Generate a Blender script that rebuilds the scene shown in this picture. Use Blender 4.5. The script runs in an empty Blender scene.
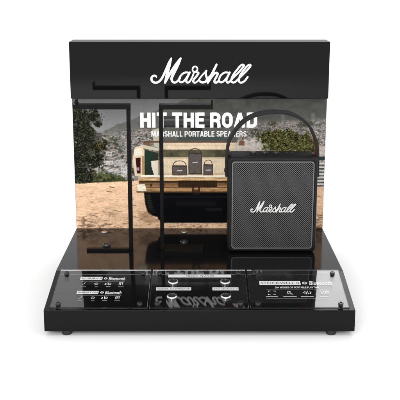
import bpy, bmesh, math
import numpy as np
from mathutils import Vector
S = bpy.context.scene
COL = S.collection
MM = 0.001

# ------------------------------------------------------------------ camera
CD, CH, CT, CF = 1408.9, 589.2, 0.2461, 899.5      # distance, height (mm), pitch, focal (px of a 400 px frame)
cam = bpy.data.objects.new('camera', bpy.data.cameras.new('camera'))
COL.objects.link(cam)
cam.location = (0.0, -CD*MM, CH*MM)
cam.rotation_euler = (math.pi/2 - CT, 0, 0)
cam.data.sensor_width = 36; cam.data.lens = 36*CF/400
cam.data.shift_x = 0.5/400
cam.data.clip_start = 0.05; cam.data.clip_end = 100
S.camera = cam

# ------------------------------------------------------------------ light
W = bpy.data.worlds.new('World'); S.world = W; W.use_nodes = True
W.node_tree.nodes['Background'].inputs['Color'].default_value = (1, 1, 1, 1)
W.node_tree.nodes['Background'].inputs['Strength'].default_value = 1.045

def area(name, loc, target, sx, sy, power):
    d = bpy.data.lights.new(name, 'AREA'); d.shape = 'RECTANGLE'; d.size = sx; d.size_y = sy; d.energy = power
    o = bpy.data.objects.new(name, d); COL.objects.link(o); o.location = loc
    o.rotation_euler = (Vector(target)-Vector(loc)).to_track_quat('-Z', 'Y').to_euler()
    return o
area('front_fill', (-0.5, -2.7, 1.3), (0, 0.3, 0.25), 1.6, 1.2, 51)  # unseen front light, added to brighten the poster
area('softbox_rear', (0.95, 2.2, 1.95), (0.22, 0.07, 0.06), 1.3, .95, 12.5)

S.view_settings.view_transform = 'Standard'; S.view_settings.look = 'None'
S.view_settings.exposure = 0; S.view_settings.gamma = 1
S.render.engine = 'CYCLES'
S.cycles.max_bounces = 10; S.cycles.transmission_bounces = 10; S.cycles.transparent_max_bounces = 12

# ------------------------------------------------------------------ projection helpers (used to read sizes off the reference)
cs, sn = math.cos(CT), math.sin(CT)
def ray(x, y):
    u = (x-199.5)/CF; v = (y-200)/CF
    return u, cs - v*sn, -sn - v*cs
def onZ(x, y, Z):
    r = ray(x, y); t = (Z-CH)/r[2]; return r[0]*t, -CD+r[1]*t
def onY(x, y, Y):
    r = ray(x, y); t = (Y+CD)/r[1]; return r[0]*t, CH+r[2]*t
SL = 22.0/141.5                                   # slope of the front deck
SLS = .1745                                       # the sheets lie a little steeper than the deck
def onS(x, y, off):                               # plane Z = 45.5 + off + SLS*Y
    r = ray(x, y); t = (45.5+off-SLS*CD-CH)/(r[2]-SLS*r[1]); return r[0]*t, -CD+r[1]*t

# ------------------------------------------------------------------ materials
def mat(name, col, rough=.5, metal=0., ior=1.5, bump=None, var=None, **kw):
    m = bpy.data.materials.new(name); m.use_nodes = True
    nt = m.node_tree; b = nt.nodes['Principled BSDF']
    b.inputs['Base Color'].default_value = (*col, 1); b.inputs['Roughness'].default_value = rough
    b.inputs['Metallic'].default_value = metal; b.inputs['IOR'].default_value = ior
    for k, v in kw.items(): b.inputs[k.replace('_', ' ')].default_value = v
    if bump or var:
        tc = nt.nodes.new('ShaderNodeTexCoord')
    if bump:
        n = nt.nodes.new('ShaderNodeTexNoise'); n.inputs['Scale'].default_value = bump[0]; n.inputs['Detail'].default_value = 4
        nt.links.new(tc.outputs['Object'], n.inputs['Vector'])
        bp = nt.nodes.new('ShaderNodeBump'); bp.inputs['Strength'].default_value = bump[1]; bp.inputs['Distance'].default_value = bump[2]
        nt.links.new(n.outputs['Fac'], bp.inputs['Height']); nt.links.new(bp.outputs['Normal'], b.inputs['Normal'])
    if var:                                        # faint roughness variation: wiped gloss
        n = nt.nodes.new('ShaderNodeTexNoise'); n.inputs['Scale'].default_value = var[0]; n.inputs['Detail'].default_value = 5
        nt.links.new(tc.outputs['Object'], n.inputs['Vector'])
        r = nt.nodes.new('ShaderNodeMapRange'); r.inputs['To Min'].default_value = var[1]; r.inputs['To Max'].default_value = var[2]
        nt.links.new(n.outputs['Fac'], r.inputs['Value']); nt.links.new(r.outputs['Result'], b.inputs['Roughness'])
    return m
M_floor = mat('white_floor', (.96, .96, .96), .9, ior=1.2)
M_gloss = mat('black_gloss_acrylic', (.004, .004, .0045), .1, ior=1.2, var=(9, .075, .12))
M_header = mat('black_satin_header', (.0045, .0045, .0045), .06, ior=1.27, var=(7, .03, .07))
M_side = mat('black_satin_plinth', (.004, .004, .004), .35, ior=1.24)
M_rubber = mat('black_rubber', (.012, .012, .012), .6)
M_white = mat('white_print', (.92, .92, .92), .5)
M_grey = mat('grey_print', (.35, .35, .35), .5)
M_black = mat('black_print', (.01, .01, .01), .5)
M_metal = mat('black_coated_steel', (.004, .004, .004), .4, ior=1.18)
M_screw = mat('black_screw', (.015, .015, .016), .25)
M_chrome = mat('brushed_chrome', (.82, .82, .82), .16, 1.0)
M_btn = mat('dark_button', (.012, .012, .012), .5, ior=1.25)
M_silver = mat('silver_cap', (.6, .6, .58), .3, .9)
M_leather = mat('black_leather', (.006, .006, .0065), .5, ior=1.3, bump=(900, .5, .0006))
M_strap = mat('black_strap', (.010, .010, .010), .6, ior=1.3, bump=(700, .4, .0005))
M_red = mat('red_velvet', (.15, .008, .014), .8)
M_frame = mat('dark_nickel_frame', (.16, .165, .165), .38, .6)
M_badge = mat('white_badge', (.62, .62, .61), .3)
M_acryl = mat('clear_acrylic', (1, 1, 1), .0, ior=1.33, Transmission_Weight=1.0)

# grille: perforated sheet, pattern lives in the material
def grille_mat():
    m = mat('perforated_grille', (.2, .2, .2), .45, .35)
    nt = m.node_tree; b = nt.nodes['Principled BSDF']; N = nt.nodes.new; L = nt.links.new
    tc = N('ShaderNodeTexCoord'); sp = N('ShaderNodeSeparateXYZ'); L(tc.outputs['Object'], sp.inputs[0])
    def mth(op, a, c=None):
        n = N('ShaderNodeMath'); n.operation = op
        for i, q in enumerate((a, c)):
            if q is None: continue
            if isinstance(q, (int, float)): n.inputs[i].default_value = q
            else: L(q, n.inputs[i])
        return n.outputs[0]
    P = 4.0*MM
    def dots(ox, oz):
        fx = mth('SUBTRACT', mth('FRACT', mth('ADD', mth('DIVIDE', sp.outputs['X'], P), 40+ox)), .5)
        fz = mth('SUBTRACT', mth('FRACT', mth('ADD', mth('DIVIDE', sp.outputs['Z'], P), 40+oz)), .5)
        return mth('SQRT', mth('ADD', mth('MULTIPLY', fx, fx), mth('MULTIPLY', fz, fz)))
    d = mth('MINIMUM', dots(0, 0), dots(.5, .5))
    mr = N('ShaderNodeMapRange'); L(d, mr.inputs['Value'])
    mr.inputs['From Min'].default_value = .24; mr.inputs['From Max'].default_value = .33
    mx = N('ShaderNodeMix'); mx.data_type = 'RGBA'; L(mr.outputs['Result'], mx.inputs['Factor'])
    mx.inputs['A'].default_value = (.012, .012, .012, 1); mx.inputs['B'].default_value = (.115, .115, .115, 1)
    L(mx.outputs['Result'], b.inputs['Base Color'])
    bp = N('ShaderNodeBump'); bp.inputs['Distance'].default_value = .0006; bp.inputs['Strength'].default_value = .8
    L(mr.outputs['Result'], bp.inputs['Height']); L(bp.outputs['Normal'], b.inputs['Normal'])
    L(mth('MULTIPLY', mr.outputs['Result'], .5), b.inputs['Specular IOR Level'])
    return m
M_grille = grille_mat()

# ------------------------------------------------------------------ object helpers
def link(name, me, m, parent=None, loc=None):
    o = bpy.data.objects.new(name, me); COL.objects.link(o)
    for q in (m if isinstance(m, (list, tuple)) else [m]): me.materials.append(q)
    if parent: o.parent = parent
    if loc is not None: o.location = loc
    return o
def obj(name, bm, m, parent=None, loc=None, smooth=False, recalc=True):
    if recalc: bmesh.ops.recalc_face_normals(bm, faces=bm.faces)
    me = bpy.data.meshes.new(name); bm.to_mesh(me); bm.free()
    if smooth:
        for p in me.polygons: p.use_smooth = True
        try: me.set_sharp_from_angle(angle=math.radians(40))
        except Exception: pass
    return link(name, me, m, parent, loc)
def thing(name, label, cat, loc=(0, 0, 0)):
    o = bpy.data.objects.new(name, None); COL.objects.link(o); o.location = loc
    o.empty_display_size = .02; o['label'] = label; o['category'] = cat
    return o
def box(bm, x0, x1, y0, y1, z0, z1, bev=0, seg=2):
    vs = [bm.verts.new((x*MM, y*MM, z*MM)) for x in (x0, x1) for y in (y0, y1) for z in (z0, z1)]
    fs = [bm.faces.new([vs[i] for i in f]) for f in ((0, 1, 3, 2), (4, 6, 7, 5), (0, 4, 5, 1), (2, 3, 7, 6), (0, 2, 6, 4), (1, 5, 7, 3))]
    if bev:
        es = {e for f in fs for e in f.edges}
        bmesh.ops.bevel(bm, geom=list(es), offset=bev*MM, segments=seg, affect='EDGES', profile=.5)
def lathe(bm, prof, c=(0, 0, 0), n=32, tilt=0.0):
    rings = []
    for r, z in prof:
        ring = []
        for k in range(n):
            a = 2*math.pi*k/n
            x, y, zz = r*math.cos(a), r*math.sin(a), z
            y, zz = y*math.cos(tilt)-zz*math.sin(tilt), y*math.sin(tilt)+zz*math.cos(tilt)
            ring.append(bm.verts.new(((c[0]+x)*MM, (c[1]+y)*MM, (c[2]+zz)*MM)))
        rings.append(ring)
    for a, b in zip(rings, rings[1:]):
        for k in range(n): bm.faces.new((a[k], a[(k+1) % n], b[(k+1) % n], b[k]))
    bm.faces.new(rings[0][::-1]); bm.faces.new(rings[-1])
def catmull(pts, n=6):
    P = [np.array(p, float) for p in pts]; P = [2*P[0]-P[1]]+P+[2*P[-1]-P[-2]]; out = []
    for i in range(1, len(P)-2):
        for k in range(n):
            t = k/n
            out.append(.5*(2*P[i]+(P[i+1]-P[i-1])*t+(2*P[i-1]-5*P[i]+4*P[i+1]-P[i+2])*t*t+(3*P[i]-P[i-1]-3*P[i+1]+P[i+2])*t**3))
    out.append(P[-2]); return out
def ribbon(bm, pts, wid, mp, z0=0, h=0, dz=0, cap=True, closed=False):
    """stroke of width wid along 2-D pts; mp(u,v,w)->Vector in mm; h>0 makes it a solid bar"""
    P = [np.array(p[:2], float) for p in pts]; n = len(P)
    if np.isscalar(wid): wid = [wid]*n
    Ls, Rs = [], []
    for i in range(n):
        a = P[i]-P[i-1] if (i > 0 or closed) else P[1]-P[0]
        b = P[(i+1) % n]-P[i] if (i < n-1 or closed) else a
        a = a/max(np.hypot(*a), 1e-9); b = b/max(np.hypot(*b), 1e-9)
        t = a+b; t = t/max(np.hypot(*t), 1e-6); nn = np.array([-t[1], t[0]])
        k = 1/max(.5, abs(t@a)); hw = wid[i]/2*k
        Ls.append(P[i]+nn*hw); Rs.append(P[i]-nn*hw)
    if cap and not closed:
        def capv(c, d, w):
            return [(c+d*w/2*math.sin(q), math.cos(q)*w/2) for q in (math.radians(30), math.radians(60), math.radians(82))]
        a = P[0]-P[1]; a = a/max(np.hypot(*a), 1e-9); nn = np.array([a[1], -a[0]])
        ex = capv(P[0], a, wid[0]); Ls = [c+nn*s for c, s in ex[::-1]]+Ls; Rs = [c-nn*s for c, s in ex[::-1]]+Rs
        a = P[-1]-P[-2]; a = a/max(np.hypot(*a), 1e-9); nn = np.array([-a[1], a[0]])
        ex = capv(P[-1], a, wid[-1]); Ls += [c+nn*s for c, s in ex]; Rs += [c-nn*s for c, s in ex]
    m = len(Ls)
    zz = [z0+h+dz*i/m for i in range(m)]
    A = [bm.verts.new(mp(*Ls[i], zz[i])*MM) for i in range(m)]; B = [bm.verts.new(mp(*Rs[i], zz[i])*MM) for i in range(m)]
    rng = range(m if closed else m-1)
    for i in rng: bm.faces.new((B[i], B[(i+1) % m], A[(i+1) % m], A[i]))
    if h:
        C = [bm.verts.new(mp(*Ls[i], z0)*MM) for i in range(m)]; D = [bm.verts.new(mp(*Rs[i], z0)*MM) for i in range(m)]
        for i in rng:
            j = (i+1) % m
            bm.faces.new((A[i], A[j], C[j], C[i])); bm.faces.new((B[j], B[i], D[i], D[j]))
        if not closed:
            bm.faces.new((A[0], C[0], D[0], B[0])); bm.faces.new((B[-1], D[-1], C[-1], A[-1]))
def arc(cx, cy, rx, ry, a0, a1, n=10):
    return [(cx+rx*math.cos(math.radians(a0+(a1-a0)*i/n)), cy+ry*math.sin(math.radians(a0+(a1-a0)*i/n))) for i in range(n+1)]

# condensed bold capitals as strokes; height 1
def glyph(ch, w, t):
    L, R, B, T = t/2, w-t/2, t/2, 1-t/2
    if ch == 'H': return [[(L, 0), (L, 1)], [(R, 0), (R, 1)], [(L, .51), (R, .51)]]
    if ch == 'I': return [[(w/2, 0), (w/2, 1)]]
    if ch == 'T': return [[(0, T), (w, T)], [(w/2, 0), (w/2, T)]]
    if ch == 'E': return [[(L, 0), (L, 1)], [(L, T), (w, T)], [(L, .52), (w*.92, .52)], [(L, B), (w, B)]]
    if ch == 'F': return [[(L, 0), (L, 1)], [(L, T), (w, T)], [(L, .5), (w*.9, .5)]]
    if ch == 'L': return [[(L, 0), (L, 1)], [(L, B), (w, B)]]
    r = (R-L)*.5
    def rp(y0, y1, x0=L):
        q = min(.19, (y1-y0)/2)
        return [(x0, y1)]+arc(R-r, y1-q, r, q, 90, 0, 6)+arc(R-r, y0+q, r, q, 0, -90, 6)+[(x0, y0)]
    if ch == 'D': return [[(L, 0), (L, 1)], rp(B, T)]
    if ch == 'P': return [[(L, 0), (L, 1)], rp(.44, T)]
    if ch == 'R': return [[(L, 0), (L, 1)], rp(.47, T), [(R-r*.7, .47), (R-.02, .38), (R, .2), (R+.02, 0)]]
    if ch == 'B': return [[(L, 0), (L, 1)], rp(.53, T), rp(B, .53)]
    if ch == 'O':
        q = .27
        return [[(L, .5)]+arc(L+r, T-q, r, q, 180, 0, 10)+arc(L+r, B+q, r, q, 0, -180, 10)+[(L, .5)]]
    if ch == 'S':
        return [arc(L+r, T-.18, r, .18, 12, 180, 8)+[(L+.02, .62), (w/2, .5), (R-.01, .38)]+arc(L+r, B+.18, r, .18, 0, -168, 8)]
    if ch == 'A': return [[(t*.42, 0), (w/2, 1-t*.1)], [(w-t*.42, 0), (w/2, 1-t*.1)], [(w*.25, .26), (w*.75, .26)]]
    if ch == 'M': return [[(L, 0), (L, 1)], [(R, 0), (R, 1)], [(L+t*.1, 1-t*.2), (w/2, t*.4)], [(R-t*.1, 1-t*.2), (w/2, t*.4)]]
    if ch == 'K': return [[(L, 0), (L, 1)], [(L+t*.3, .4), (w-t*.4, 1)], [(w*.42, .55), (w-t*.35, 0)]]
    return []
GW = {'I': None, ' ': .17, 'M': .82, 'A': .66, 'T': .58, 'E': .53, 'L': .51, 'O': .63, 'K': .63, 'F': .52}
def caps(bm, text, x0, x1, y0, y1, mp, t=.22, gap=.075, w0=.03):
    ws = [t if c == 'I' else GW.get(c, .61) for c in text]
    tot = sum(ws)+gap*(len(text)-1); sx = (x1-x0)/tot; sy = y1-y0; x = 0; k = 0
    for c, w in zip(text, ws):
        for st in glyph(c, w, t):
            q = [(x0+(x+a)*sx, y0+b*sy) for a, b in st]; k += 1
            ribbon(bm, q, t*sx, mp, z0=w0+.012*(k % 7), dz=.008, cap=False)
        x += w+gap
# ready font for the small print
_fc = {}
def ftext(bm, text, x0, x1, y0, y1, mp, w=.1, bold=.02, shear=0):
    key = (text, bold, shear)
    if key not in _fc:
        cu = bpy.data.curves.new('t', 'FONT'); cu.body = text; cu.offset = bold; cu.shear = shear; cu.resolution_u = 3
        o = bpy.data.objects.new('t', cu); COL.objects.link(o)
        bpy.context.view_layer.update()
        me = o.evaluated_get(bpy.context.evaluated_depsgraph_get()).to_mesh()
        _fc[key] = ([tuple(v.co) for v in me.vertices], [tuple(p.vertices) for p in me.polygons])
        bpy.data.objects.remove(o); bpy.data.curves.remove(cu)
    vs, fs = _fc[key]
    xs = [v[0] for v in vs]; ys = [v[1] for v in vs]; a, b, c, d = min(xs), max(xs), min(ys), max(ys)
    V = [bm.verts.new(mp(x0+(v[0]-a)/(b-a)*(x1-x0), y0+(v[1]-c)/(d-c)*(y1-y0), w)*MM) for v in vs]
    for f in fs:
        try: bm.faces.new([V[i] for i in f])
        except ValueError: pass

# script wordmark: strokes traced as (x, y) in picture pixels, y down
def scr(ox, oy, pts): return [(ox+x*.075, oy+y*.075) for x, y in pts]
SCRIPT = [
 (scr(148, 54, [(113, 303), (98, 288), (72, 290), (50, 312), (48, 342), (66, 370), (102, 382), (142, 370), (180, 332), (215, 268), (250, 188), (284, 112), (314, 58)]),
  [1.5, 1.7, 1.9, 2.0, 2.1, 2.1, 2.0, 2.0, 2.0, 2.0, 1.9, 1.9, 1.6]),
 (scr(148, 54, [(314, 58), (292, 130), (270, 210), (250, 290), (227, 383)]), [1.6, 2.5, 2.8, 2.3, 1.8]),
 (scr(148, 54, [(228, 383), (270, 305), (320, 222), (372, 142), (436, 58)]), [1.8, 2.2, 2.3, 2.1, 1.7]),
 (scr(148, 54, [(440, 58), (402, 142), (358, 225), (322, 305), (318, 345), (336, 374), (370, 378), (405, 350), (430, 322)]), [1.7, 2.5, 2.9, 2.5, 2.1, 1.9, 1.8, 1.8, 1.6]),
 (scr(174, 58, [(205, 200), (168, 190), (122, 206), (82, 250), (70, 293), (88, 322), (124, 314), (165, 268), (206, 202), (214, 190)]), 1.7),
 (scr(174, 58, [(214, 190), (184, 248), (166, 292), (174, 324), (204, 320), (235, 277), (254, 232), (265, 192), (249, 158), (258, 124), (284, 111), (309, 124), (315, 150), (300, 174), (272, 184)]), [1.7, 1.9, 1.9, 1.8, 1.6, 1.6, 1.5, 1.4, 1.4, 1.4, 1.4, 1.4, 1.4, 1.4, 1.4]),
 (scr(174, 58, [(272, 184), (302, 188), (328, 199), (306, 236), (270, 280), (258, 310), (276, 328), (305, 318), (340, 280), (370, 238), (432, 172)]), [1.4, 1.6, 1.9, 1.9, 1.9, 1.8, 1.7, 1.5, 1.5, 1.5, 1.4]),
 (scr(196, 58, [(140, 170), (130, 200), (140, 242), (148, 282), (126, 316), (82, 324), (50, 306)]), 1.9),
 (scr(196, 58, [(126, 316), (160, 270), (185, 240)]), 1.4),
 (scr(196, 58, [(276, 86), (236, 170), (196, 250), (160, 326)]), [1.9, 2.2, 2.3, 2.2]),
 (scr(196, 58, [(172, 312), (212, 250), (250, 206), (280, 196), (292, 212), (274, 252), (250, 296), (254, 324), (282, 324), (312, 296)]), 1.9),
 (scr(222, 58, [(100, 202), (62, 190), (20, 202), (-20, 240), (-36, 290), (-20, 322), (15, 316), (60, 270), (95, 212), (106, 190)]), 1.7),
 (scr(222, 58, [(106, 192), (78, 248), (62, 296), (74, 326), (105, 316), (150, 262), (200, 215), (250, 160), (290, 110), (290, 92), (270, 88), (240, 110), (200, 160), (158, 215), (130, 275), (130, 312), (155, 326), (190, 310), (230, 270), (288, 212), (338, 160), (378, 110), (380, 92), (362, 90), (330, 115), (285, 170), (245, 230), (228, 288), (240, 322), (274, 325), (312, 298), (345, 252)]), 1.75),
]
def wordmark(bm, x0, x1, y0, y1, mp, h=1.0, wk=1.0):
    """fit the strokes (x 149..251, y 57..83.5 in the picture) into x0..x1 / y0..y1 (y up)"""
    kx = (x1-x0)/(251.6-150.6); ky = (y1-y0)/(83.7-57.2)
    for i, (pts, w) in enumerate(SCRIPT):
        if np.isscalar(w): w = [w]*len(pts)
        q = catmull([(a, b, c) for (a, b), c in zip(pts, w)], 5)
        P = [(x0+(p[0]-150.6)*kx, y0+(83.7-p[1])*ky) for p in q]
        ribbon(bm, P, [p[2]*kx*wk for p in q], mp, z0=0, h=h+.02*i, dz=.06)

# ------------------------------------------------------------------ setting
bm = bmesh.new()
R = 40000
vs = [bm.verts.new((x*MM, y*MM, 0)) for x, y in ((-R, -R), (R, -R), (R, R), (-R, R))]; bm.faces.new(vs)
fl = obj('ground', bm, M_floor); fl['kind'] = 'structure'

# ------------------------------------------------------------------ display stand
ST = thing('display_stand', 'black glossy counter display stand with illustrated back panel and sloping front', 'display stand', (0, .2, 0))
def st(name, bm, m, parent=ST, smooth=False, recalc=True):
    """mesh authored in world mm; keep it where it is under its parent"""
    off = Vector((0, .2, 0))
    bmesh.ops.translate(bm, verts=bm.verts, vec=-off)
    return obj(name, bm, m, parent, None, smooth, recalc)

HW, YK, YB, ZF, ZT, ZB = 260, 141.5, 421, 45.5, 67.5, 8
# plinth body: profile extruded across, glossy top faces, satin sides
bm = bmesh.new()
prof = [(0, ZB), (0, ZF), (YK, ZT), (480, ZT), (480, ZB)]
A = [bm.verts.new((-HW*MM, y*MM, z*MM)) for y, z in prof]; B = [bm.verts.new((HW*MM, y*MM, z*MM)) for y, z in prof]
n = len(prof); bm.faces.new(A); bm.faces.new(B[::-1])
for i in range(n):
    j = (i+1) % n; f = bm.faces.new((A[j], A[i], B[i], B[j])); f.material_index = 1 if i in (1, 2) else 0
bmesh.ops.bevel(bm, geom=[e for e in bm.edges], offset=.7*MM, segments=2, affect='EDGES', profile=.5)
base = st('base', bm, [M_side, M_gloss])
for sx in (-1, 1):
    for y in (10, 440):
        bm = bmesh.new(); lathe(bm, [(7, 0), (8.2, .8), (8.6, 3), (8.6, ZB+.5)], (sx*223-1, y, 0)); st('foot', bm, M_rubber, base, True)

# header
HH, YH, Z0, Z1 = 262.2, 418, 343, 457.4
bm = bmesh.new(); box(bm, -HH, HH, YH, 480, Z0, Z1, .8, 2)
bm.faces.ensure_lookup_table()
for f in bm.faces:
    if f.calc_center_median().z > (Z1-.5)*MM: f.material_index = 1
header = st('header_panel', bm, [M_header, M_side])
fy = lambda Y: (lambda u, v, w: Vector((u, Y-w, v)))
lx0, lz0 = onY(150.6, 83.7, YH); lx1, lz1 = onY(251.6, 57.2, YH)
bm = bmesh.new(); wordmark(bm, lx0, lx1, lz0, lz1, fy(YH), h=1.2, wk=1.07)
st('logo', bm, M_white, header)

# ------------------------------------------------------------------ poster (flat print, colours painted per vertex)
rng = np.random.RandomState(7)
def vnoise(x, y, s, seed):
    r = np.random.RandomState(seed); G = r.rand(256, 256)
    x = x/s+31.7; y = y/s+17.3; xi = np.floor(x).astype(int); yi = np.floor(y).astype(int); fx = x-xi; fy_ = y-yi
    fx = fx*fx*(3-2*fx); fy_ = fy_*fy_*(3-2*fy_)
    g = lambda a, b: G[a % 256, b % 256]
    return (g(xi, yi)*(1-fx)+g(xi+1, yi)*fx)*(1-fy_)+(g(xi, yi+1)*(1-fx)+g(xi+1, yi+1)*fx)*fy_
def fbm(x, y, s, seed, o=4):
    v = 0; a = .5; t = 0
    for i in range(o): v = v+a*vnoise(x, y, s/2**i, seed+i); t += a; a *= .6
    return v/t
def blocks(x, y, sx, sy, seed):
    r = np.random.RandomState(seed); G = r.rand(256, 256)
    row = np.floor(y/sy).astype(int); off = r.rand(256)[row % 256]
    return G[(np.floor(x/sx+off*7)).astype(int) % 256, row % 256]
def paint(x, y):
    """print colours (sRGB 0..255) at print position x, y"""
    C = np.zeros(x.shape+(3,))
    def put(mask, col, a=1.0):
        m = (np.clip(mask, 0, 1)*a)[..., None]; c = np.asarray(col, float)
        if c.ndim == 1: c = c[None, None, :]
        C[...] = C*(1-m)+c*m
    ss = lambda a, b, v: np.clip((v-a)/(b-a), 0, 1)
    def rect(x0, x1, y0, y1, e=.35): return np.clip((x-x0)/e+.5, 0, 1)*np.clip((x1-x)/e+.5, 0, 1)*np.clip((y-y0)/e+.5, 0, 1)*np.clip((y1-y)/e+.5, 0, 1)
    def poly(pts, e=.4):
        inside = np.zeros(x.shape, bool); dist = np.full(x.shape, 1e9); n = len(pts)
        for i in range(n):
            (ax, ay), (bx, by) = pts[i], pts[(i+1) % n]
            c = ((ay > y) != (by > y)) & (x < (bx-ax)*(y-ay)/((by-ay) or 1e-9)+ax); inside ^= c
            t = np.clip(((x-ax)*(bx-ax)+(y-ay)*(by-ay))/max(1e-9, (bx-ax)**2+(by-ay)**2), 0, 1)
            dist = np.minimum(dist, np.hypot(x-ax-t*(bx-ax), y-ay-t*(by-ay)))
        return np.clip(np.where(inside, dist, -dist)/e+.5, 0, 1)
    def line(pts, w):
        dist = np.full(x.shape, 1e9)
        for (ax, ay), (bx, by) in zip(pts, pts[1:]):
            t = np.clip(((x-ax)*(bx-ax)+(y-ay)*(by-ay))/max(1e-9, (bx-ax)**2+(by-ay)**2), 0, 1)
            dist = np.minimum(dist, np.hypot(x-ax-t*(bx-ax), y-ay-t*(by-ay)))
        return np.clip((w/2-dist)/.3+.5, 0, 1)
    gxs = x[x.shape[0]//2]; gys = y[:, x.shape[1]//2]
    def dab(cx, cy, rx, ry, col, a=1., ang=0., sq=False):
        j0, j1 = np.searchsorted(gxs, [cx-rx-6, cx+rx+6]); i1 = np.searchsorted(-gys, -(cy-ry-rx-3)); i0 = np.searchsorted(-gys, -(cy+ry+rx+3))
        if j1 <= j0 or i1 <= i0: return
        X_, Y_ = x[i0:i1, j0:j1]-cx, y[i0:i1, j0:j1]-cy; u = X_*math.cos(ang)+Y_*math.sin(ang); v = -X_*math.sin(ang)+Y_*math.cos(ang)
        if sq: m = np.clip((rx-abs(u))/.3+.5, 0, 1)*np.clip((ry-abs(v))/.3+.5, 0, 1)
        else: m = np.clip((1-np.hypot(u/rx, v/ry))*min(rx, ry)/.3+.5, 0, 1)
        m = (m*a)[..., None]; C[i0:i1, j0:j1] = C[i0:i1, j0:j1]*(1-m)+np.asarray(col, float)*m
    n1 = fbm(x, y, 26, 1); n2 = fbm(x, y, 6, 11); n3 = fbm(x, y, 2.2, 21, 3); n4 = vnoise(x, y, 1.1, 31)
    # sky
    g = 90+ss(98, 132, y)*56+(n1-.5)*16
    C[...] = np.stack([g, g, g*1.0], -1)
    # mountain
    ridge = np.interp(x, [60, 92, 104, 116, 128, 138, 150, 162, 178, 196, 400], [140, 137, 131, 125, 120.5, 116, 112, 108, 102, 96, 92])+(n2-.5)*3
    g = 82+ss(100, 128, y)*22+(n2-.5)*22+(n1-.5)*12-ss(120, 240, x)*16
    put((y-ridge)/1.2, np.stack([g, g*1.0, g*.965], -1))
    # town
    top = np.interp(x, [70, 110, 140, 170, 250, 330], [136, 130, 127, 124, 120, 117])+(n2-.5)*5
    jx = (vnoise(x, y, 1.6, 61)-.5)*2.2; jy = (vnoise(x, y, 1.6, 62)-.5)*1.6
    bl = .6*blocks(x+jx, y+jy, 2.6, 1.4, 3)+.4*vnoise(x, y*1.7, 1.7, 63); b2 = .5*blocks(x+jx, y+n4, 1.2, .9, 5)+.5*vnoise(x, y*1.4, .9, 64); b3 = fbm(x, y*1.6, 6, 65)
    dep = ss(118, 172, y)
    g = 112+34*dep+(bl-.5)*(62+60*dep)+(b2-.5)*(46+34*dep)+(b3-.5)*60*dep+(n2-.5)*50
    g = np.where((bl > .62) & (b2 < .35), g*.55, g)
    wr = (vnoise(x, y, 5, 44)-.45)*26
    g = np.clip(g*1.04, 34, 232); town = np.stack([g+5+wr*.4, g, g-5-wr*.3], -1)
    put(ss(0, 4, y-top), town)
    # veg patches in the town
    vg = ss(.56, .66, fbm(x, y, 9, 51))*ss(0, 4, y-top)
    g = 62+(n3-.5)*80; put(vg*.75, np.stack([g, g*1.05, g*.8], -1))
    q = np.random.RandomState(77)
    for k in range(2600):
        cx = q.uniform(72, 328); u = q.rand()**.8; cy = 124+u*57 if cx < 165 else 118+u*42
        if cy < np.interp(cx, [70, 110, 140, 170, 250, 330], [138, 132, 129, 126, 121, 119]): continue
        sz = .35+1.5*((cy-118)/62)**1.3; v = q.choice([62, 84, 120, 150, 172, 190, 206])*(.82+.25*u)+q.uniform(-10, 10)
        t_ = q.uniform(-5, 6); col = (v+3+t_, v, v-4-t_)
        w_, h_ = sz*q.uniform(.6, 1.7), sz*q.uniform(.35, .9)
        dab(cx, cy, w_, h_, col, .9, 0, True)
        if v > 130 and sz > .6:
            dab(cx, cy-h_, w_*1.1, .28, (128+t_*4, 104, 92) if q.rand() < .4 else (88, 86, 84), .8, 0, True)
            for z_ in range(int(w_*1.6)): dab(cx-w_+.6+z_*1.1, cy+.1, .22, .3, (74, 74, 78), .75, 0, True)
        elif v < 80: dab(cx+.3, cy, w_*.7, h_*1.1, (48, 54, 40), .7)
    # towers on the right
    for cx in (283, 313): put(rect(cx-1.9, cx+1.9, 113, 122, 1.6), (132, 134, 132), .32)
    # bright facades, left lower
    for (a, b, c, d, v) in ((104, 113, 161, 165, 205), (116, 124, 160, 166, 190), (121, 127, 168, 181, 220), (112, 118, 170, 178, 205), (106, 112, 152, 156, 190), (96, 104, 172, 178, 200), (72.5, 77, 176, 184, 170), (129, 134, 176, 184, 200), (128, 133, 160, 166, 175)):
        put(rect(a, b, c, d, .8), (v, v-3, v-6), .8*1); put(rect(a+1, a+2.2, c+1.3, c+2.6, .5), (90, 90, 95), .7); put(rect(b-2.5, b-1.3, c+1.3, c+2.6, .5), (90, 90, 95), .7)
    # shrubs in front of the town
    e = ss(-2.5, 2.5, y-np.interp(x, [70, 86, 96, 112, 128, 134], [166, 168, 171, 173, 177, 179])+(n3-.5)*12)
    g = 66+(n3-.5)*120+(n4-.5)*40; put(e*(x < 134), np.stack([g*1.0, g*1.06, g*.62], -1))
    # big tree
    d = np.full(x.shape, -9.)
    for (cx, cy, rx, ry) in ((76, 112, 10, 9), (84, 117, 9, 8), (95, 117, 5, 7), (98, 123, 4, 4), (78, 132, 16, 14), (88, 138, 15, 11), (98, 146, 9, 9), (80, 156, 22, 17), (94, 160, 11, 10), (78, 174, 15, 16)):
        d = np.maximum(d, 1-np.hypot((x-cx)/rx, (y-cy)/ry))
    tr = ss(.0, .10, d+(n2-.5)*.75+(n3-.5)*1.0)
    g = 17+np.maximum(0, n3-.5)*290+(n4-.5)*30
    yl = ss(.1, .8, 1-np.hypot((x-100)/9, (y-147)/8))*60
    yl = yl*(n3 > .5); leaf = np.stack([g*.98+yl*.9, g*1.0+yl*.8, g*.74+yl*.1], -1)
    put(tr, leaf)
    q = np.random.RandomState(5); ix = [(a_, b_) for a_, b_ in zip(q.randint(0, x.shape[0], 14000), q.randint(0, int(x.shape[1]*.16), 14000)) if tr[a_, b_] > .35][:3400]
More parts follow.
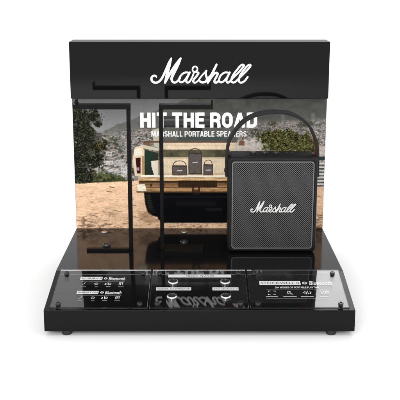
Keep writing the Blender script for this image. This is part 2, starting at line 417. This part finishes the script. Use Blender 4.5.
    for a_, b_ in ix:
        v = q.choice([10, 16, 24, 34, 52, 78, 112], p=[.2, .2, .2, .15, .12, .08, .05]); w_ = max(0, 1-math.hypot((x[a_, b_]-100)/10, (y[a_, b_]-146)/9))*60*(v > 30)
        dab(x[a_, b_], y[a_, b_], q.uniform(.35, .95), q.uniform(.2, .45), (v+w_, v*1.02+w_*.85, v*.72), .85, q.uniform(0, 3.14))
    for a_, b_, n_ in ((92, 128, 5), (99, 118, 4)):
        for k in range(n_*5): dab(a_+q.normal()*3, b_+q.normal()*4, .8, .35, (30, 32, 24), .9, q.uniform(0, 3.1))
    gaps = ss(.60, .68, fbm(x, y, 5, 71))*tr*ss(.75, .2, d); put(gaps, np.stack([g*0+120, g*0+120, g*0+118], -1), .6)
    # bush behind the speaker on the right
    d = np.full(x.shape, -9.)
    for (cx, cy, rx, ry) in ((284, 141, 24, 12), (270, 140, 14, 10), (300, 143, 14, 11), (258, 147, 11, 7), (312, 147, 8, 9)):
        d = np.maximum(d, 1-np.hypot((x-cx)/rx, (y-cy)/ry))
    tr = ss(.02, .14, d+(n2-.5)*.4+(n3-.5)*.8); g = 62+(n3-.5)*150+(n4-.5)*50
    put(tr, np.stack([g*1.0, g*1.02, g*.55], -1))
    q = np.random.RandomState(6); ix = [(a_, b_) for a_, b_ in zip(q.randint(0, x.shape[0], 14000), q.randint(int(x.shape[1]*.66), x.shape[1], 14000)) if tr[a_, b_] > .35][:1300]
    for a_, b_ in ix:
        v = q.choice([24, 38, 56, 84, 116, 150]); rd = q.rand() < .12
        dab(x[a_, b_], y[a_, b_], q.uniform(.4, 1.1), q.uniform(.2, .45), (v*1.1, v*.7, v*.6) if rd else (v, v*1.02, v*.58), .85, q.uniform(0, 3.14))
    # pale masonry by the bush
    put(rect(228, 262, 141, 152, 2)*ss(.35, .5, n2), (196, 186, 176), .8); put(rect(316, 330, 146, 156, 1), (205, 190, 180), .7)
    put(rect(238, 245, 141, 145, 1), (110, 66, 50), .8)
    put(rect(312, 330, 157, 160, .6), (34, 52, 58)); 
    for k in range(7): put(rect(314, 324+k % 3, 163+k*3.4, 164.6+k*3.4, .6), (225, 222, 215), .85); put(rect(314, 330, 164.8+k*3.4, 166.2+k*3.4, .6), (46, 50, 48), .6)
    # dirt
    hor = np.interp(x, [70, 90, 110, 128, 145, 330], [184, 183, 182, 181.3, 180.5, 187])+(n3-.5)*1.4
    st_ = fbm(x*.32, y*1.3, 4, 81); s2 = fbm(x*.5, y*1.8, 2.2, 91)
    g = 1+(st_-.5)*.22+(s2-.5)*.16+(n4-.5)*.06
    ck = ss(.56, .72, .5*fbm(x*.6, y*1.7, 1.9, 101)+.5*fbm(x*.4, y*1.2, 7, 105))*ss(204, 219, y)
    g = g*(1-.45*ck)
    k2 = ss(.70, .76, fbm(x*.5, y*1.6, 3.0, 111)); g = g*(1-.3*k2)
    put(ss(-.5, .5, y-hor), np.stack([np.clip(236*g, 0, 255), np.clip(199*g-3, 0, 255), np.clip(166*g-5, 0, 255)], -1))
    q = np.random.RandomState(9)
    for k in range(650):
        cx, cy = q.uniform(72, 328), 184+q.rand()**.7*46; u = (cy-184)/44
        if cy < np.interp(cx, [70, 145, 330], [184.5, 181.5, 188]): continue
        if q.rand() < .5: dab(cx, cy, q.uniform(.5, 2.6)*(.5+u), q.uniform(.14, .32)*(.6+u), (138, 100, 66), q.uniform(.25, .6)*(.45+u), q.uniform(-.12, .16))
        else: dab(cx, cy, q.uniform(.5, 2.2), q.uniform(.15, .4), (252, 218, 184), q.uniform(.2, .5), q.uniform(-.12, .16))
    put(line([(110, 187), (114, 187.5)], 1.0), (90, 70, 55), .8); put(line([(107, 191.5), (112, 192)], .9), (110, 80, 60), .8)
    # ---------------- pickup truck, rear view, centre x 196
    x = x+(vnoise(x, y, 1.6, 201)-.5)*.3; y = y+(vnoise(x, y, 1.6, 202)-.5)*.25
    gl = 84+(n2-.5)*26
    put(poly([(160, 116), (166, 112), (226, 112), (232, 116), (237, 141), (156, 141)]), np.stack([gl*1.05, gl*1.03, gl*.98], -1), .9)   # cab back
    put(poly([(164, 116), (228, 116), (231, 127), (161, 127)]), (58, 60, 60), .9)
    put(rect(161, 231, 119, 120.6, .6), (118, 116, 110), .6); put(rect(161, 231, 125.5, 127.3, .6), (32, 32, 32), .9)
    put(rect(190, 202, 127, 131, .8), (38, 36, 34)); put(rect(160, 234, 131, 133, .8), (92, 92, 84), .8)
    put(rect(178, 232, 136.5, 140.5, 1.2), (58, 70, 68), .7)
    put(poly([(152, 130), (160, 128), (163, 150), (154, 146)]), (196, 192, 170), .85)
    put(poly([(143, 142), (150, 141), (151, 149), (145, 148)]), (112, 88, 66), .9)
    put(rect(144, 249, 141, 142.8, .6), (96, 74, 56))
    cr = 1+(n2-.5)*.16+(n1-.5)*.12+(n4-.5)*.05
    cream = np.stack([np.clip(228*cr, 0, 255), np.clip(206*cr, 0, 255), np.clip(176*cr, 0, 255)], -1)
    put(rect(160, 238, 142.8, 150, .6), cream); put(rect(160, 238, 144.8, 145.4, .5), (180, 160, 132), .7)
    put(rect(158, 238, 149.6, 157.5, .8), np.stack([86+(n2-.5)*70, 82+(n2-.5)*64, 62+(n2-.5)*40], -1))
    put(rect(158, 240, 157.2, 175.5, .5), np.stack([np.clip(230*cr, 0, 255), np.clip(209*cr, 0, 255), np.clip(178*cr, 0, 255)], -1))
    for s in (0, 1):                                    # both sides of the bed, mirrored
        f = (lambda p: [(392-a, b) for a, b in p]) if s else (lambda p: p)
        put(poly(f([(143, 149), (160, 153), (160, 175), (143, 175)])), (38, 48, 40))
        put(poly(f([(144, 150), (154, 153), (150, 160), (146, 172)])), (30, 58, 46), .8)
        put(poly(f([(151, 161), (160.5, 160), (160.5, 175), (154, 175), (151.5, 167)])), (226, 216, 196))
        put(poly(f([(140, 144), (162, 149), (162, 152), (142, 148)])), (205, 196, 170), .95)
        put(poly(f([(135, 147), (141.5, 146), (144.5, 150), (144.5, 176), (135, 176), (132.5, 160)])), (226, 204, 172))
        put(poly(f([(134.5, 149), (141, 148), (142.5, 155), (133.5, 156)])), (236, 224, 202))
        put(poly(f([(135.6, 158), (140.6, 157.5), (140.6, 173.5), (137, 173.5)])), (50, 16, 22)); put(poly(f([(137, 167.5), (139.3, 167.5), (139.3, 170.5), (137.2, 170.5)])), (180, 150, 150))
        put(poly(f([(142, 156), (144.6, 156), (144.6, 176), (142, 176)])), (172, 138, 96))
    put(rect(141, 251, 175, 177.3, .5), (252, 244, 226)); put(rect(138, 254, 177, 181.5, .7), np.stack([198*cr, 160*cr, 116*cr], -1))
    ribs = .5+.5*np.sin(x*4.2)
    put(rect(150, 243, 179, 180.3, .6), (240, 205, 150), .6)
    put(rect(139, 253, 181, 185.6, .8), np.stack([58+20*ribs, 40+15*ribs, 22+9*ribs], -1), .92)
    put(rect(139, 178, 183, 187.5, .8), (140, 102, 66), .8); put(rect(216, 253, 183, 187.5, .8), (140, 102, 66), .8)
    put(rect(178, 217, 180.6, 187.6, .8), np.stack([44+24*ribs, 30+18*ribs, 20+10*ribs], -1))
    put(rect(140, 252, 187.3, 191.6, .6), np.stack([178*cr, 138*cr, 96*cr], -1)); put(rect(146, 246, 188.6, 189.3, .5), (226, 180, 120), .5)
    put(poly([(137, 184.5), (145, 184), (146.5, 191.5), (138, 191)]), (240, 230, 208)); put(poly([(255, 184.5), (247, 184), (245.5, 191.5), (254, 191)]), (240, 230, 208))
    put(rect(136.5, 255.5, 191.3, 192.6, .5), (96, 72, 44))
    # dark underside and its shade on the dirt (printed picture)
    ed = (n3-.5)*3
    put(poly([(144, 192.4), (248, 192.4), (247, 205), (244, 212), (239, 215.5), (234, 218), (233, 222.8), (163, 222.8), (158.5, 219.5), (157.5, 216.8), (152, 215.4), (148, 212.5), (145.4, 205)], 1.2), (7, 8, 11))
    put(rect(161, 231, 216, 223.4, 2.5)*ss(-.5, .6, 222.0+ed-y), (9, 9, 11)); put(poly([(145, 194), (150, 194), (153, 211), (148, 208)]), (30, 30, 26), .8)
    put(line([(193, 187), (193, 194), (199, 194), (199, 187)], 1.4), (34, 24, 18)); put(rect(192, 200, 189.5, 192.5, .6), (60, 40, 26), .8)
    for k in range(9): put(rect(162+k*8.6, 162.5+k*8.6, 158.5, 174.5, .8), (196, 176, 146), .22)
    put(rect(158, 240, 157.2, 158.6, .6), (176, 158, 126), .7); put(rect(158, 240, 173.4, 175.2, .8), (186, 160, 124), .6)
    # light and dark shading streaks painted into the tailgate print, then hardware
    wr_ = fbm(x*.35, y*2.2, 2.4, 501); m_ = rect(139, 253, 177, 191.5, .6)
    C *= (1+m_*(wr_-.5)*.55)[..., None]
    put(rect(139, 253, 181.2, 182.2, .5), (34, 22, 14), .75); put(rect(146, 246, 187.0, 187.8, .4), (58, 38, 22), .7)  # painted shadow under the tailgate lip, darker shading line below
    for a_ in (150, 162, 230, 242): put(rect(a_, a_+2.4, 183.6, 186.6, .5), (44, 30, 20), .8); put(rect(a_+.6, a_+1.6, 189, 190.4, .4), (90, 60, 34), .8)
    put(rect(163, 229, 196.4, 197.6, .6), (26, 26, 28), .9); put(rect(176, 216, 201, 206, 1.5), (18, 18, 21), .9); put(rect(206, 222, 208, 211, .8), (30, 29, 29), .8)
    for k in range(8): put(rect(146.5+k*.35, 151+k*.6, 195.5+k*2.3, 196.3+k*2.3, .4), (44, 43, 40), .8)
    put(poly([(138, 213), (147, 211), (160, 222), (150, 224), (140, 220)], 2.5), (140, 106, 74), .45)  # soft brown shade on the dirt beside the wheel, painted into the print
    put(rect(158, 160, 150, 175, .5), (120, 104, 82), .6); put(line([(143.5, 149), (160, 153.5)], .6), (120, 112, 88), .8)
    # three speakers on the tailgate
    for (a, b, c, d2, top_) in ((172.2, 187, 165.3, 174.8, 160.8), (188.4, 202, 153, 174.2, 148.6), (203.4, 213, 164.2, 174.8, 160)):
        hp = [(a+.8+(b-a-1.6)*t, c-(c-top_)*math.sqrt(max(0, 1-(2*t-1)**2))) for t in np.linspace(0, 1, 13)]
        put(line(hp, .65), (48, 42, 38)); put(rect(a, b, c, d2, .5), (58, 52, 50)); put(rect(a+.8, b-.8, c+1.3, d2-.9, .4), np.stack([94+(n4-.5)*16, 86+(n4-.5)*16, 82+(n4-.5)*16], -1))
        cy = (c+d2)/2+(-1.2 if b-a > 13.4 and d2-c > 15 else .6)
        put(rect((a+b)/2-2.6, (a+b)/2+2.6, cy-.5, cy+.5, .5)*(.7+.3*ribs), (236, 230, 224), .9)
        put(rect(a, b, d2, d2+.9, .5), (150, 120, 88), .7)
    pm = ss(-.1, .2, 1-np.hypot((x-249)/15, (y-147)/8.5)+(n3-.5)*1.1)
    g = 190+(n3-.5)*70; put(pm, np.stack([g+6, g-3, g-12], -1)); put(rect(239, 244.5, 141, 145.5, 1), (112, 72, 54), .85)
    # clutter on the cab and bed, then fine print grain
    for k in range(26):
        r_ = np.random.RandomState(300+k); cx = 164+r_.rand()*68; cy = 114+r_.rand()*24; w_ = 1+r_.rand()*5; v = 50+r_.rand()*85
        put(rect(cx-w_, cx+w_, cy-.4, cy+.4+r_.rand(), .8), (v, v, v*.95), .5)
    C *= (1+(n4-.5)*.06+(rng.rand(*x.shape)-.5)*.06)[..., None]
    return np.clip(C, 0, 255)

PX0, PX1, PZ0, PZ1 = -HW, HW, ZT+.4, Z0+2
bm = bmesh.new(); box(bm, PX0, PX1, YB, 470, ZT-1, Z0+1, .3, 1)
backp = st('back_panel', bm, M_side)
nx, nz = 820, 430
X = np.linspace(PX0+.4, PX1-.4, nx); Z = np.linspace(PZ0, Z0+.5, nz); XX, ZZ = np.meshgrid(X, Z)
YP = YB-.6
dep = (YP+CD)*cs+(CH-ZZ)*sn
PXX = 199.5+CF*XX/dep; PYY = 200+CF*((CH-ZZ)*cs-(YP+CD)*sn)/dep
rgb = paint(PXX, PYY)/255.0
lin = np.minimum(np.where(rgb <= .04045, rgb/12.92, ((rgb+.055)/1.055)**2.4)*.98, .93)
co = np.stack([XX*MM, np.full_like(XX, YP*MM-.2), ZZ*MM], -1).reshape(-1, 3).astype(np.float32)
idx = np.arange(nx*nz).reshape(nz, nx)
q = np.stack([idx[:-1, :-1], idx[:-1, 1:], idx[1:, 1:], idx[1:, :-1]], -1).reshape(-1).astype(np.int32)
me = bpy.data.meshes.new('poster_print'); nq = len(q)//4
me.vertices.add(nx*nz); me.vertices.foreach_set('co', co.ravel())
me.loops.add(nq*4); me.loops.foreach_set('vertex_index', q)
me.polygons.add(nq); me.polygons.foreach_set('loop_start', np.arange(0, nq*4, 4, dtype=np.int32))
me.update(calc_edges=True)
at = me.color_attributes.new('print', 'FLOAT_COLOR', 'POINT')
at.data.foreach_set('color', np.concatenate([lin.reshape(-1, 3), np.ones((nx*nz, 1))], 1).astype(np.float32).ravel())
M_poster = mat('printed_poster', (.5, .5, .5), .35, ior=1.12)
nd = M_poster.node_tree.nodes.new('ShaderNodeVertexColor'); nd.layer_name = 'print'
M_poster.node_tree.links.new(nd.outputs['Color'], M_poster.node_tree.nodes['Principled BSDF'].inputs['Base Color'])
poster = link('poster_print', me, M_poster, backp)
a0, b0 = onY(140.3, 127.6, YP); a1, b1 = onY(257.3, 112.6, YP)
bm = bmesh.new(); caps(bm, 'HIT THE ROAD', a0, a1, b0, b1, fy(YP-.15), t=.2, gap=.075); st('headline', bm, M_white, poster, recalc=False)
a0, b0 = onY(151.4, 136.6, YP); a1, b1 = onY(246.6, 131, YP)
bm = bmesh.new(); caps(bm, 'MARSHALL PORTABLE SPEAKERS', a0, a1, b0, b1, fy(YP-.15), t=.18, gap=.11); st('subheading', bm, M_white, poster, recalc=False)

# ------------------------------------------------------------------ steel brackets
def bracket(xp, xe, plate_y0, plate_x, plate_y1, ybar0=264, ybar1=284):
    t = 7; s = 1 if xe > xp else -1; zt0, zt1 = 343.5, 352.5
    x0, x1 = sorted((xp, xp+s*t)); a, b = sorted((xp, xe))
    bm = bmesh.new()
    box(bm, x0, x1, ybar0, ybar1, ZT+.2, zt0, .4, 1)
    box(bm, a, b, ybar0-.05, ybar1+.05, zt0, zt1, .4, 1)
    l0, l1 = sorted((xe, xe-s*3.5)); box(bm, l0, l1, ybar0+.2, ybar1-.2, zt1-.2, zt1+9, .3, 1)
    br = st('bracket', bm, M_metal)
    bm = bmesh.new(); a, b = sorted((xp+s*t, plate_x)); box(bm, a, b, plate_y0, plate_y1, ZT+.1, ZT+5, .4, 1); st('foot_plate', bm, M_metal, br)
    return br
b1_ = bracket(-130, -233, 261, -219, 270)
b2_ = bracket(-76, 25, 249, 7, 292)
for br, px in ((b1_, 107), (b2_, 183.8)):
    kx, ky = onZ(px, 247, ZT)
    bm = bmesh.new(); lathe(bm, [(7, 0), (7.8, 1), (7.8, 8), (7, 9.2), (4.8, 9.4), (4.4, 7.4), (.5, 7.4)], (kx, 280 if px < 150 else 301, ZT+.05), 28); st('thumb_screw', bm, M_screw, br, True)
for px in (104.3, 184):
    kx, ky = onZ(px, 232.4, ZT)
    bm = bmesh.new(); lathe(bm, [(6.2, 0), (6.4, 1), (5.4, 2), (1, 2.3)], (kx, ky, ZT+.05), 28); st('screw_cap', bm, M_silver, ST, True)

# ------------------------------------------------------------------ clear info sheets on the sloping front
OFF0, TH = 1.5, 2.5                               # stand-off gap and sheet thickness
OT = OFF0+TH
def slope(w0): return lambda u, v, w: Vector((u, v-(w+w0)*SLS, 45.5+OT+SLS*v+(w+w0)))
TL = math.atan(SLS)
def sheet(x0, x1):
    bm = bmesh.new(); y0, y1 = 2.5, 133
    vs = [bm.verts.new(Vector((x, y-o*SLS, 45.5+o+SLS*y))*MM) for x in (x0, x1) for y in (y0, y1) for o in (OFF0, OT)]
    for f in ((0, 1, 3, 2), (4, 6, 7, 5), (0, 4, 5, 1), (2, 3, 7, 6), (0, 2, 6, 4), (1, 5, 7, 3)): bm.faces.new([vs[i] for i in f])
    bmesh.ops.recalc_face_normals(bm, faces=bm.faces)
    bmesh.ops.bevel(bm, geom=list(bm.edges), offset=.35*MM, segments=1, affect='EDGES')
    o = st('info_sheet', bm, M_acryl)
    for x in (x0+13, x1-13):
        for y in (12, 117):
            bm = bmesh.new()
            z = 45.5+SLS*y
            lathe(bm, [(2.6, -5), (2.6, OFF0)], (x, y, z), 18, TL)
            lathe(bm, [(4.0, OT+.05), (4.4, OT+.5), (4.4, OT+3.2), (3.8, OT+4.0), (1.9, OT+4.0), (1.7, OT+3.0)], (x, y, z), 24, TL)
            st('screw', bm, M_screw, o, True)
    return o
xa = onS(60, 290, OT)[0]; 
sh1 = sheet(-250, -87); sh2 = sheet(-84, 82); sh3 = sheet(85, 250)
def sx(px, py): return onS(px, py, OT)
def name_label(par, txt, l, r, t, b, tl, tr):
    bm = bmesh.new()
    x0, y1 = sx(l, t); x1, _ = sx(r, t); _, y0 = sx(l, b)
    ribbon(bm, [(x0, (y0+y1)/2), (x1, (y0+y1)/2)], y1-y0, slope(.06), cap=False)
    nf = len(bm.faces); stext(bm, txt, tl, tr, t+.8, b-.8, .14, 0)
    bm.faces.ensure_lookup_table()
    for f in bm.faces[nf:]: f.material_index = 1
    st('name_label', bm, [M_white, M_black], par, recalc=False)
def stext(bm, text, l, r, t, b, w=.16, bold=.02, shear=0):
    x0, y1 = sx(l, (t+b)/2); x1, _ = sx(r, (t+b)/2); _, yt = sx(l, t); _, yb = sx(l, b)
    ftext(bm, text, x0, x1, yb, yt, slope(0), w, bold, shear)
def sline(bm, pts, w, z=.08):
    ribbon(bm, [sx(*p) for p in pts], w, slope(z), cap=False)
def bt_icon(par, px, py, r=2.0):
    bm = bmesh.new(); x, y = sx(px, py); rr = r*1.62
    ribbon(bm, arc(x, y, rr*.5, rr*.62, 0, 360, 20)[:-1], rr, slope(.05), closed=True); nf = len(bm.faces)
    q = [(x-rr*.45, y+rr*.4), (x+rr*.4, y-rr*.42), (x, y-rr*.85), (x, y+rr*.85), (x+rr*.4, y+rr*.42), (x-rr*.45, y-rr*.4)]
    ribbon(bm, q, rr*.22, slope(.14), cap=False, dz=.03)
    bm.faces.ensure_lookup_table()
    for f in bm.faces[nf:]: f.material_index = 1
    st('wireless_symbol', bm, [M_white, M_black], par, recalc=False)
# print, left sheet
bw = bmesh.new()
for (l, r, t, b, txt, btx) in ((80.8, 102.8, 276.9, 280.1, 'KILBURN II', 105.7), (77.2, 98.8, 290.9, 294.1, 'EMBERTON', 102.0)):
    name_label(sh1, txt, l, r, t, b, l+1.2, r-1.2)
    bt_icon(sh1, btx, (t+b)/2); stext(bw, 'Bluetooth', btx+3, btx+19.5, t+.1, b+.2, .1, .018, .2)
    o = t+3.2+1.3
    sline(bw, [(l+1, o), (l+44, o)], .25)
    x = l+3
    sline(bw, [(x-1.6, o+3.2), (x+.4, o+2.4), (x+1.6, o+1.0)], .9); sline(bw, [(x-2.5, o+4.9), (x+2, o+4.9)], .8)      # arrow
    x = l+15.5; cx, cy = sx(x, o+2.4); ribbon(bw, arc(cx, cy, 2.9, 3.2, 0, 360, 20)[:-1], .9, slope(.08), closed=True); sline(bw, [(x-.8, o+2.4), (x+.8, o+2.4)], .9); sline(bw, [(x-1.6, o+4.9), (x+1.7, o+4.9)], .7)
    x = l+27; sline(bw, [(x-3.2, o+3.4), (x-1.6, o+2.8), (x-2.3, o+1.6)], 1.6); cx, cy = sx(x+1.9, o+2.4)
    ribbon(bw, arc(cx, cy, 2.4, 2.6, 30, 330, 16), 1.5, slope(.08)); sline(bw, [(x+.2, o+1.0), (x+.2, o+3.8)], 1.0); sline(bw, [(x-2, o+5), (x+2.6, o+5)], .8)
    x = l+40; sline(bw, [(x-1.8, o+3.3), (x-1.2, o+1.4), (x+.4, o+1.2)], 1.4); sline(bw, [(x-.4, o+3.4), (x+.2, o+1.6), (x+2, o+1.2), (x+1.7, o+3.2)], 1.4); sline(bw, [(x-3, o+4.9), (x+2.8, o+4.9)], .8)
st('white_print', bw, M_white, sh1, recalc=False)
# print, middle sheet
name_label(sh2, 'MUSIC PLAYER', 168.4, 231, 274.6, 277.5, 186, 214.5)
name_label(sh2, 'KILBURN II & EMBERTON', 156.2, 191.2, 287.4, 290.4, 157.4, 190.2)
name_label(sh2, 'STOCKWELL II', 212.4, 238.4, 287.4, 290.4, 213.6, 237.4)
for px, py in ((173.2, 281.8), (225.2, 281.8), (172, 296.4), (225.8, 296.2)):
    x, y = sx(px, py); z = 45.5+SLS*y
    bm = bmesh.new()
    lathe(bm, [(7.2, -5), (7.2, OT), (8.9, OT+.05), (9.1, OT+.8), (8.8, OT+1.6), (7.6, OT+2.4), (6.8, OT+2.4), (6.6, OT+1.2), (1, OT+1.2)], (x, y, z), 40, TL)
    o = st('push_button', bm, M_chrome, ST, True)
    bm = bmesh.new(); lathe(bm, [(6.4, OT+1.1), (6.4, OT+1.7), (6.0, OT+2.0), (1, OT+1.9)], (x, y, z), 32, TL); st('button_cap', bm, M_btn, o, True)
# print, right sheet
bw = bmesh.new()
name_label(sh3, 'STOCKWELL II', 259.1, 300, 281.1, 285, 260.8, 298.6)
bt_icon(sh3, 304.5, 283.1, 2.6); stext(bw, 'Bluetooth', 309, 332, 281.1, 285.1, .1, .018, .2)
stext(bw, '20+ HOURS OF PORTABLE PLAYTIME', 275, 319, 286.6, 288.4, .1, .02)
sline(bw, [(266, 289.9), (330, 289.9)], .3); sline(bw, [(266, 298.5), (330, 298.5)], .3)
x = 271.8
for a, b in ((-1, -1), (1, -1), (-1, 1), (1, 1)): sline(bw, [(x+a*3.3, 292+b*1.0+.9), (x+a*3.3, 292.9+b*1.9), (x+a*1.2, 292.9+b*1.9)], 1.3)
x = 289.6; cx, cy = sx(x, 292.6); ribbon(bw, arc(cx, cy, 4.2, 4.6, 60, 290, 16), 1.1, slope(.08)); sline(bw, [(x-1, 290.9), (x+1.4, 293.6)], 1.2); sline(bw, [(x+1.4, 293.8), (x+3.4, 294.3)], 2)
x = 307; sline(bw, [(x-4, 292.6), (x-2, 291.4), (x-2, 294)], 1.4); sline(bw, [(x-.8, 294.2), (x+.2, 290.8), (x+1.6, 294)], 1.2); sline(bw, [(x+2.8, 291.6), (x+4, 292.8), (x+2.8, 294)], 1.4)
x = 324.6; sline(bw, [(x-4, 291), (x-2.6, 294), (x-1, 291.4)], 1.2); sline(bw, [(x+.4, 294), (x+1, 291.6), (x+3.6, 291.4), (x+3.4, 293.8)], 1.4)
for x, w in ((272, 6), (290, 6.6), (307.4, 6.4), (324.5, 4.6)): sline(bw, [(x-w, 296.6), (x+w, 296.6)], 1.3)
st('white_print', bw, M_white, sh3, recalc=False)

# ------------------------------------------------------------------ portable speaker
SXC, SW, SY0, SD, SZ, SH = 139.0, 169.5, 251, 70, ZT+1.6, 185.5
SP = thing('portable_speaker', 'black portable speaker with perforated grey grille and looped carry strap on the glossy base', 'speaker', (SXC*MM, (SY0+SD/2)*MM, ZT*MM))
SO = Vector((SXC*MM, (SY0+SD/2)*MM, ZT*MM))
def sp(name, bm, m, parent=SP, smooth=False, recalc=True):
    bmesh.ops.translate(bm, verts=bm.verts, vec=-SO); return obj(name, bm, m, parent, None, smooth, recalc)
def rrect(x0, x1, z0, z1, r, n=8):
    p = []
    for cx, cz, a in ((x1-r, z1-r, 0), (x0+r, z1-r, 90), (x0+r, z0+r, 180), (x1-r, z0+r, 270)):
        p += arc(cx, cz, r, r, a, a+90, n)
    return p
def loft(bm, loops, cap0=True, cap1=True):
    rs = [[bm.verts.new(Vector(p)*MM) for p in l] for l in loops]; n = len(rs[0])
    for a, b in zip(rs, rs[1:]):
        for k in range(n): bm.faces.new((a[k], a[(k+1) % n], b[(k+1) % n], b[k]))
    if cap0: bm.faces.new(rs[0])
    if cap1: bm.faces.new(rs[-1][::-1])
X0, X1, ZS0, ZS1 = SXC-SW/2, SXC+SW/2, SZ, SZ+SH
bm = bmesh.new()
def rl(i, y, r=9): return [(a, y, b) for a, b in rrect(X0+i, X1-i, ZS0+i, ZS1-i, max(1, r-i))]
loft(bm, [rl(5.6, SY0+1.6), rl(5.4, SY0+.2), rl(3.6, SY0), rl(1.4, SY0+.8), rl(.3, SY0+2.4), rl(0, SY0+5), rl(0, SY0+SD-6), rl(1.2, SY0+SD-2), rl(4, SY0+SD)])
body = sp('body', bm, M_leather, smooth=True)
# feet strips under the body
for sx_ in (X0+22, X1-22):
    bm = bmesh.new(); lathe(bm, [(7, 0), (7.5, .5), (7.5, 3)], (sx_, SY0+SD/2, ZT), 24); sp('rubber_foot', bm, M_rubber, body, True)
# grille recessed in frame
gx0, gz0 = onY(232.3, 250.6, SY0); gx1, gz1 = onY(314.8, 161, SY0)
gx0 = X0+7; gx1 = X1-7; gz0 = ZS0+6.5; gz1 = ZS1-7.5
bm = bmesh.new()
ring = lambda i, y, r: [(a, y, b) for a, b in rrect(gx0+i, gx1-i, gz0+i, gz1-i, r)]
loft(bm, [ring(0, SY0+1.8, 6), ring(0, SY0-1.2, 6), ring(.4, SY0-1.6, 5.6), ring(1.8, SY0-1.6, 4.4), ring(2.2, SY0-1.1, 4), ring(2.4, SY0+1.8, 3.8)], False, False)
bm2 = bm
frame = None
bmg = bmesh.new(); loft(bmg, [ring(2.2, SY0+1.7, 4), ring(2.2, SY0-.5, 4)])
grille = sp('grille', bmg, M_grille)
frame = sp('grille_frame', bm2, M_frame, grille, True)
wx0, wz0 = onY(250.3, 212.3, SY0); wx1, wz1 = onY(296, 200.6, SY0)
bm = bmesh.new(); wordmark(bm, wx0, wx1, wz0, wz1, fy(SY0-.4), h=1.8, wk=1.15)
sp('logo', bm, M_badge, grille)
# control panel and knobs on the top
bm = bmesh.new(); box(bm, SXC-52, SXC+52, SY0+20, SY0+50, ZS1-.5, ZS1+1.0, .5, 2)
cp = sp('control_panel', bm, M_leather)
for dx in (-36, -14, 8):
    bm = bmesh.new(); lathe(bm, [(6, 0), (6.2, .6), (5.8, 3.2), (5.2, 3.8), (1, 3.9)], (SXC+dx, SY0+35, ZS1+.9), 32); sp('knob', bm, M_screw, cp, True)
for dx in (28, 38):
    bm = bmesh.new(); lathe(bm, [(3, 0), (3, 1), (2.4, 1.6), (.6, 1.7)], (SXC+dx, SY0+35, ZS1+.9), 20); sp('button', bm, M_screw, cp, True)
# strap
YS = SY0+SD/2
pp = [(226.6, 150), (228.8, 141), (234.5, 131.5), (241.5, 123), (251, 116.5), (263, 112.8), (275.5, 111.8), (288, 113), (299.5, 117.5), (308.5, 125), (313.6, 135), (316.6, 145), (317.6, 153)]
path = [onY(a, b, YS) for a, b in pp]
xl, xr = X0-2.4, X1+2.4
path = [(xl, ZS1-42), (xl, ZS1-25), (xl, ZS1-9)]+path[1:-1]+[(xr, ZS1-9), (xr, ZS1-25), (xr, ZS1-42)]
cv = [p[:2] for p in catmull(path, 6)]
def strapmesh(off, thick, y0, y1):
    bm = bmesh.new(); n = len(cv); rs = []
    for i, p in enumerate(cv):
        a = cv[max(0, i-1)]; b = cv[min(n-1, i+1)]; t = np.array(b)-np.array(a); t /= np.hypot(*t); nn = np.array([-t[1], t[0]])
        o = p+nn*(off+thick/2); q = p+nn*(off-thick/2)
        rs.append([bm.verts.new(Vector((c[0], y, c[1]))*MM) for c, y in ((o, y0+.8), (o, y1-.8), ((o+q)/2, y1), (q, y1-.6), (q, y0+.6), ((o+q)/2, y0))])
    for a, b in zip(rs, rs[1:]):
        for k in range(6): bm.faces.new((a[k], a[(k+1) % 6], b[(k+1) % 6], b[k]))
    bm.faces.new(rs[0]); bm.faces.new(rs[-1][::-1]); return bm
strap = sp('carry_strap', strapmesh(0, 4.8, YS-15, YS+15), M_strap, smooth=True)
sp('strap_lining', strapmesh(-2.45, .5, YS-11.5, YS+14), M_red, strap, True)
for s, x in ((-1, xl), (1, xr)):
    bm = bmesh.new(); prof = [(4.5, 0), (4.5, 1.2), (3, 2.4), (.5, 2.6)]
    lathe(bm, prof, (0, 0, 0), 24)
    for v in bm.verts: v.co = Vector((s*v.co.z, v.co.y, v.co.x))+Vector(((x+s*1.9)*MM, YS*MM, (ZS1-32)*MM))
    sp('stud', bm, M_screw, strap, True)
